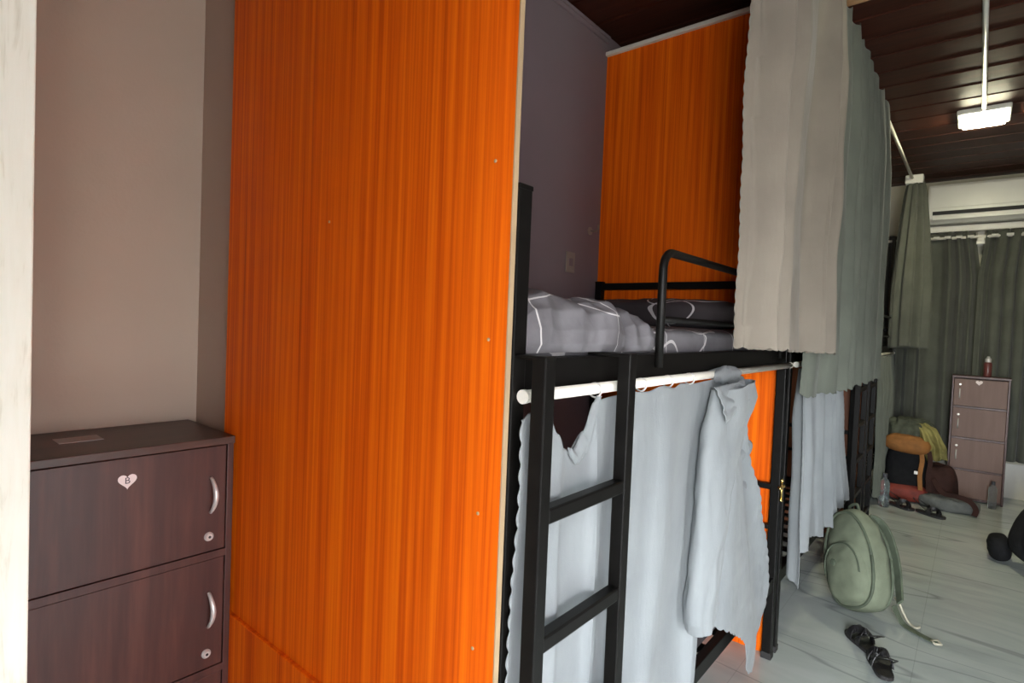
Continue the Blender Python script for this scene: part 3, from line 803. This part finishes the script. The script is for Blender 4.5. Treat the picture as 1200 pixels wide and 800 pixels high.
MB().grid(xf(lambda u, v: (lambda p: (p[0], p[1]+.062, p[2]+.02))(superell(.27, .12, .47, .7, .7, .25)(u, v)), BP), 50, 30, True).build('back_panel', M['bag_mesh'], bp, smooth=True)
MB().lathe([(.018,0),(.018,.004),(.012,.007)], (0,0,0), 16, BP @ Matrix.Translation((-.035, -.124, .235)) @ Matrix.Rotation(PI/2, 4, 'X')).build('badge', M['bag_green_d'], pk)
def loop(w, h, y, z0, e=.7, taper=.3, a0=0, a1=2*PI, n=60):
    pts = []
    for i in range(n+1):
        a = a0+(a1-a0)*i/n
        f = lambda c, q: math.copysign(abs(c)**q, c)
        zz = f(math.sin(a), .8); s = 1-taper*max(0, zz)**1.5
        pts.append(tuple(BP @ Vector((f(math.cos(a), e)*w/2*s, y, z0+h/2+zz*h/2))))
    return pts
MB().tube(loop(.350, .50, -.060, .015), .0075, 8).build('zip_seam', M['bag_green_d'], bp, smooth=True)
MB().tube(loop(.350, .50, .055, .015), .0075, 8).build('zip_seam', M['bag_green_d'], bp, smooth=True)
MB().tube(loop(.255, .27, -.106, .065, taper=.15, a0=-.1, a1=PI+.1), .0048, 8).build('zip_seam', M['bag_green_d'], pk, smooth=True)
def ribbon(pts, w, th=.004, up=(0,0,1)):
    """flat strap along pts"""
    P = [Vector(p) for p in pts]; mb = MB(); vs = []; n = len(P)
    for i, p in enumerate(P):
        t = (P[min(i+1, n-1)]-P[max(i-1, 0)]).normalized()
        s = t.cross(Vector(up)); s = s.normalized() if s.length > 1e-4 else Vector((1,0,0))
        nn = s.cross(t).normalized()
        ww = w if not isinstance(w, list) else w[i]
        for a, b_ in ((-1,-1),(1,-1),(1,1),(-1,1)): vs.append(p+s*a*ww/2+nn*b_*th/2)
    fs = [(0,1,2,3), tuple((n-1)*4+k for k in (3,2,1,0))]
    for i in range(n-1):
        for k in range(4): l = (k+1) % 4; fs.append((i*4+k, (i+1)*4+k, (i+1)*4+l, i*4+l))
    return mb.add(vs, fs)
def smooth_path(K, n=8):
    K = [Vector(k) for k in K]; out = []
    for i in range(len(K)-1):
        p0 = K[max(i-1,0)]; p1 = K[i]; p2 = K[i+1]; p3 = K[min(i+2, len(K)-1)]
        for j in range(n):
            t = j/n
            out.append(.5*((2*p1)+(p2-p0)*t+(2*p0-5*p1+4*p2-p3)*t*t+(3*p1-p0-3*p2+p3)*t**3))
    out.append(K[-1]); return out
for sx in (-.075, .085):
    K = [BP @ Vector(p) for p in ((sx*.6,.07,.50),(sx*.8,.125,.48),(sx,.155,.40),(sx*1.1,.165,.27),(sx*1.3,.140,.14),(sx*1.7,.10,.06))]
    ribbon(smooth_path(K), .045, .012, up=tuple(BP.to_3x3() @ Vector((0,1,0)))).build('shoulder_strap', M['bag_green_d'], bp, bevel=.003)
K = [BP @ Vector(p) for p in ((-.03,.02,.525),(-.025,.02,.565),(.03,.02,.57),(.04,.02,.525))]
MB().tube(smooth_path(K), .008, 8).build('grab_handle', M['bag_green_d'], bp, smooth=True)
K = [(-.27,3.60,.085),(-.25,3.59,.05),(-.225,3.58,.012),(-.19,3.55,.008),(-.155,3.52,.010),(-.12,3.50,.009),(-.085,3.475,.012)]
ribbon(smooth_path(K), .036, .005).build('loose_strap', M['bag_green_d'], bp)
MB().tube([(-.10,3.478,.012),(-.075,3.50,.014),(-.06,3.47,.012),(-.082,3.455,.012)], .006, 8, closed=True).build('strap_buckle', M['tan'], bp, smooth=True)
K = [(-.27,3.63,.12),(-.245,3.60,.10),(-.225,3.615,.05),(-.20,3.61,.012),(-.17,3.58,.010),(-.155,3.60,.012)]
MB().tube(smooth_path(K), .006, 8).build('loose_strap', M['tan'], bp, smooth=True)

# ------------------------------------------------------------------ sandals
def sandal(x, y, ang, label, group, z=0, L=.245, side=1, roll=0, tilt=0):
    Mx = Matrix.Translation((x, y, z)) @ Matrix.Rotation(ang, 4, 'Z') @ Matrix.Rotation(tilt, 4, 'X') @ Matrix.Rotation(roll, 4, 'Y')
    t = thing('sandal', (x, y, z), label, 'sandal', group)
    def width(s): return .030+.016*math.sin(PI*min(1, s*1.05))+.010*math.sin(PI*s)**2*(1 if s > .5 else 0)
    pts = []
    n = 28
    for i in range(n+1):
        s = i/n; w = (.037+.013*(1/(1+math.exp(-(s-.55)*14))))*math.sqrt(max(0, 1-abs(2*s-1)**5))
        pts.append((w, s*L-L/2))
    outl = pts+[(-w, yy) for w, yy in reversed(pts[1:-1])]
    MB().prism(outl, 0, .016, lambda u, v, d: tuple(Mx @ Vector((u, v, d+.012*max(0, -v/L)*1.6)))).build('sole', M['sole'], t, bevel=.003)
    MB().prism([(a*.93, b_*.96) for a, b_ in outl], .0165, .019, lambda u, v, d: tuple(Mx @ Vector((u, v, d+.012*max(0, -v/L)*1.6)))).build('footbed', M['leather'], t)
    def arch(yy, h, w, tw=.0, wd=.03, nm='strap'):
        P = [Mx @ Vector((w*math.cos(PI*i/14), yy+tw*math.cos(PI*i/14), .014+h*math.sin(PI*i/14)**.8)) for i in range(15)]
        ribbon(P, wd, .004, up=tuple(Mx.to_3x3() @ Vector((0,1,0)).cross(Vector((0,0,1))))).build(nm, M['leather'], t)
    arch(.060, .036, .048, .02, .036); arch(.025, .050, .046, -.022, .036); arch(-.01, .060, .042, .015, .030)
    P = [Mx @ Vector(p) for p in smooth_path([(.038,-.01,.04),(.044,-.07,.085),(.018,-.128,.115),(-.026,-.122,.110),(-.044,-.07,.08),(-.038,-.01,.04)])]
    ribbon(P, .010, .003, up=(0,0,1)).build('heel_strap', M['leather'], t)
    return t
sandal(-.355, 3.215, math.radians(34), 'black strappy sandal on the floor below the green backpack, the farther of the near pair', 'near pair of black sandals')
sandal(-.262, 3.045, math.radians(16), 'black strappy sandal cut by the bottom of the picture, nearer of the near pair', 'near pair of black sandals')
sandal(-.455, 6.10, math.radians(-118), 'flat black sandal by the bottle, left one of the pair before the heaped backpack', 'far pair of black sandals', L=.23)
sandal(-.235, 6.02, math.radians(-112), 'flat black sandal right one of the pair before the heaped backpack', 'far pair of black sandals', L=.23)
sandal(-.66, 6.30, math.radians(10), 'dark sandal half under the narrow grey curtain of the third bunk', None, L=.23)

# ------------------------------------------------------------------ heaped backpack by the back wall
hb = thing('backpack', (-.45, 6.48, 0), 'black and red backpack with an orange pouch, heaped before the back curtains', 'backpack', 'backpacks on the floor')
HM = Matrix.Translation((-.455, 6.46, .10)) @ Matrix.Rotation(math.radians(6), 4, 'Z')
MB().grid(xf(superell(.33, .22, .42, .6, .6, .1), HM), 60, 40, True).build('body', M['bag_black'], hb, smooth=True)
MB().grid(xf(superell(.34, .24, .16, .6, .7, .0), Matrix.Translation((-.44, 6.44, .0))), 60, 24, True).build('base_pocket', M['red'], hb, smooth=True)
MB().grid(xf(superell(.36, .22, .17, .7, .8, .1), Matrix.Translation((-.455, 6.38, .455)) @ Matrix.Rotation(math.radians(3), 4, 'Y')), 60, 24, True).build('top_pouch', M['orange_cloth'], hb, smooth=True)
for sx in (-.36, -.30):
    P = smooth_path([(sx, 6.36, .55), (sx+.03, 6.31, .42), (sx+.02, 6.30, .28), (sx+.03, 6.31, .14)])
    ribbon(P, .035, .006, up=(0,1,0)).build('strap', M['brown_strap'] if sx > -.33 else M['orange_cloth'], hb)
MB().box(-.385, -.355, 6.296, 6.306, .28, .31).build('buckle', M['chrome'], hb, bevel=.003)
lump('jacket', -.44, 6.50, .56, .36, .26, .19, M['green_cloth'], 'dark green crumpled jacket on top of the heaped backpack', 'jacket', seed=5, ex=.8, wr=.035, fr=12)
ol = MB()
def drape(u, v):
    Lc = [(-.43,.715),(-.40,.665),(-.355,.58),(-.33,.49),(-.32,.40)]; Rc = [(-.33,.745),(-.25,.715),(-.20,.64),(-.165,.55),(-.150,.45)]
    s_ = v*4; k = min(int(s_), 3); t = s_-k
    l = [Lc[k][q]+(Lc[k+1][q]-Lc[k][q])*t for q in (0,1)]; r_ = [Rc[k][q]+(Rc[k+1][q]-Rc[k][q])*t for q in (0,1)]
    x = l[0]+(r_[0]-l[0])*u; z = l[1]+(r_[1]-l[1])*u - .03*abs(math.sin(u*7+1))*v
    y = 6.44-.09*math.sin(PI*min(1, v*.9+.1))+.030*math.sin(u*13+v*1.5)*(.3+v)
    return (x+.01*noise.noise(Vector((u*5, v*5, 1))), y+.02*noise.noise(Vector((u*6, v*6, 5))), z)
ol.grid(drape, 60, 50)
tag(ol.build('cloth_shirt', M['olive_cloth'], smooth=True, solid=.006), 'olive yellow shirt draped over the right side of the heaped backpack', 'shirt')
lump('tote_bag', -.20, 6.52, .0, .24, .26, .36, M['brown_strap'], 'dark brown bag between the heaped backpack and the far cabinet', 'bag', seed=2, ex=.7, wr=.02, fr=10)
lump('cloth_bag', -.12, 6.36, .0, .42, .22, .115, M['grey_mesh'], 'grey cloth bag lying flat in front of the far cabinet', 'bag', seed=11, ex=.8, wr=.012, fr=10)
K = smooth_path([(-.24,6.33,.26),(-.17,6.28,.16),(-.07,6.25,.155),(.02,6.25,.13),(.065,6.25,.07),(.055,6.25,.012)])
tag(ribbon(K, .040, .010, up=(0,1,0)).build('bag_strap', M['brown_strap']), 'thick dark strap looping over the grey cloth bag to the floor', 'strap')
tag(MB().prism([(-.66,.36),(-.59,.36),(-.585,.52),(-.625,.56),(-.65,.52)], 6.56, 6.566, lambda u, v, d: (u, d, v)).build('paper_sheet', M['paper']), 'white paper sheet propped up behind the clear water bottle', 'paper')
bpy.data.objects['paper_sheet'].location.z -= 0

# ------------------------------------------------------------------ black bag at the right
rb = thing('backpack', (.36, 5.15, 0), 'black backpack on the tiles at the right edge of the picture', 'backpack', 'backpacks on the floor')
RM = Matrix.Translation((.36, 5.05, .04)) @ Matrix.Rotation(math.radians(20), 4, 'Z') @ Matrix.Rotation(math.radians(24), 4, 'Y')
MB().grid(xf(superell(.36, .40, .52, .7, .7, .35), RM), 60, 40, True).build('body', M['bag_grey'], rb, smooth=True)
MB().grid(xf(superell(.13, .24, .17, .8, .8, .1), Matrix.Translation((.205, 5.20, .0)) @ Matrix.Rotation(math.radians(-10), 4, 'Y')), 40, 24, True).build('side_pocket', M['bag_black'], rb, smooth=True)
K = [RM @ Vector(p) for p in ((-.04,-.15,.45),(-.13,-.10,.40),(-.175,-.08,.28),(-.17,-.10,.14),(-.12,-.15,.05))]
ribbon(smooth_path(K), .045, .012, up=tuple(RM.to_3x3() @ Vector((1,0,0)))).build('shoulder_strap', M['bag_black'], rb, bevel=.003)

MB().grid(xf(lambda u, v: (lambda p: (p[0]+.02, p[1]-.16, p[2]+.05))(superell(.26, .14, .28, .7, .7, .2)(u, v)), RM), 40, 24, True).build('front_pocket', M['bag_black'], rb, smooth=True)
pz = []
for i in range(49):
    a = 2*PI*i/48; zz = math.copysign(abs(math.sin(a))**.8, math.sin(a)); k = 1-.35*max(0, zz)**1.5
    pz.append(tuple(RM @ Vector((math.copysign(abs(math.cos(a))**.7, math.cos(a))*.176*k, -.105, .26+zz*.245))))
MB().tube(pz, .006, 8).build('zip_seam', M['bag_black'], rb, smooth=True)
K = [RM @ Vector(p) for p in ((-.03,.0,.515),(-.03,.0,.555),(.03,.0,.56),(.04,.0,.515))]
MB().tube(smooth_path(K), .008, 8).build('grab_handle', M['bag_black'], rb, smooth=True)

# ------------------------------------------------------------------ light
w = bpy.data.worlds.new('World'); scene.world = w; w.use_nodes = True
nt = w.node_tree; bg = nt.nodes['Background']
tc = nt.nodes.new('ShaderNodeTexCoord'); sx = nt.nodes.new('ShaderNodeSeparateXYZ'); mr = nt.nodes.new('ShaderNodeMapRange')
nt.links.new(tc.outputs['Generated'], sx.inputs[0]); nt.links.new(sx.outputs['Z'], mr.inputs['Value'])
mr.inputs['From Min'].default_value = -.12; mr.inputs['From Max'].default_value = .12
wr = nt.nodes.new('ShaderNodeValToRGB'); nt.links.new(mr.outputs[0], wr.inputs[0])
wr.color_ramp.elements[0].color = (.34,.33,.30,1); wr.color_ramp.elements[1].color = (.90,.96,1.0,1)
nt.links.new(wr.outputs[0], bg.inputs['Color']); bg.inputs['Strength'].default_value = 44
def area(name, loc, rot, sx, sy, e, c, portal=False):
    l = bpy.data.lights.new(name, 'AREA'); l.shape = 'RECTANGLE'; l.size = sx; l.size_y = sy; l.energy = e; l.color = c
    if portal: l.cycles.is_portal = True
    o = bpy.data.objects.new(name, l); o.location = loc; o.rotation_euler = rot; col.objects.link(o); return o
area('window_added_portal', (XR+.01, (WY0+WY1)/2, (WZ0+WZ1)/2), (0, PI/2, 0), WZ1-WZ0-.06, WY1-WY0-.06, 1, (1,1,1), portal=True)  # portal for the sky light entering by the added side window
area('door_daylight', ((DX0+DX1)/2, -.32, DH/2), (PI/2, 0, 0), DX1-DX0-.06, DH-.03, 1, (1,1,1), portal=True)

# ------------------------------------------------------------------ camera (pose solved from the vanishing points)
cam = bpy.data.cameras.new('camera'); co = bpy.data.objects.new('camera', cam); col.objects.link(co)
cam.sensor_width = 36; cam.lens = 656/1200*36; cam.clip_start = .01
R = Matrix(((.7681213915836411, -.05057429254891848, .6383038216435704),
            (.6390286101842287, -.002345059119942124, -.7691793913410166),
            (.040397563758518794, .9987175484744923, .030517129804030117)))
co.matrix_world = Matrix.Translation((0, 0, 1.5)) @ R.to_4x4()
scene.camera = co
vs_ = scene.view_settings
vs_.view_transform = 'Standard'; vs_.look = 'None'; vs_.gamma = 1; vs_.use_curve_mapping = False
vs_.exposure = 0.14
for o in bpy.data.objects:
    if '_w' in o: del o['_w']
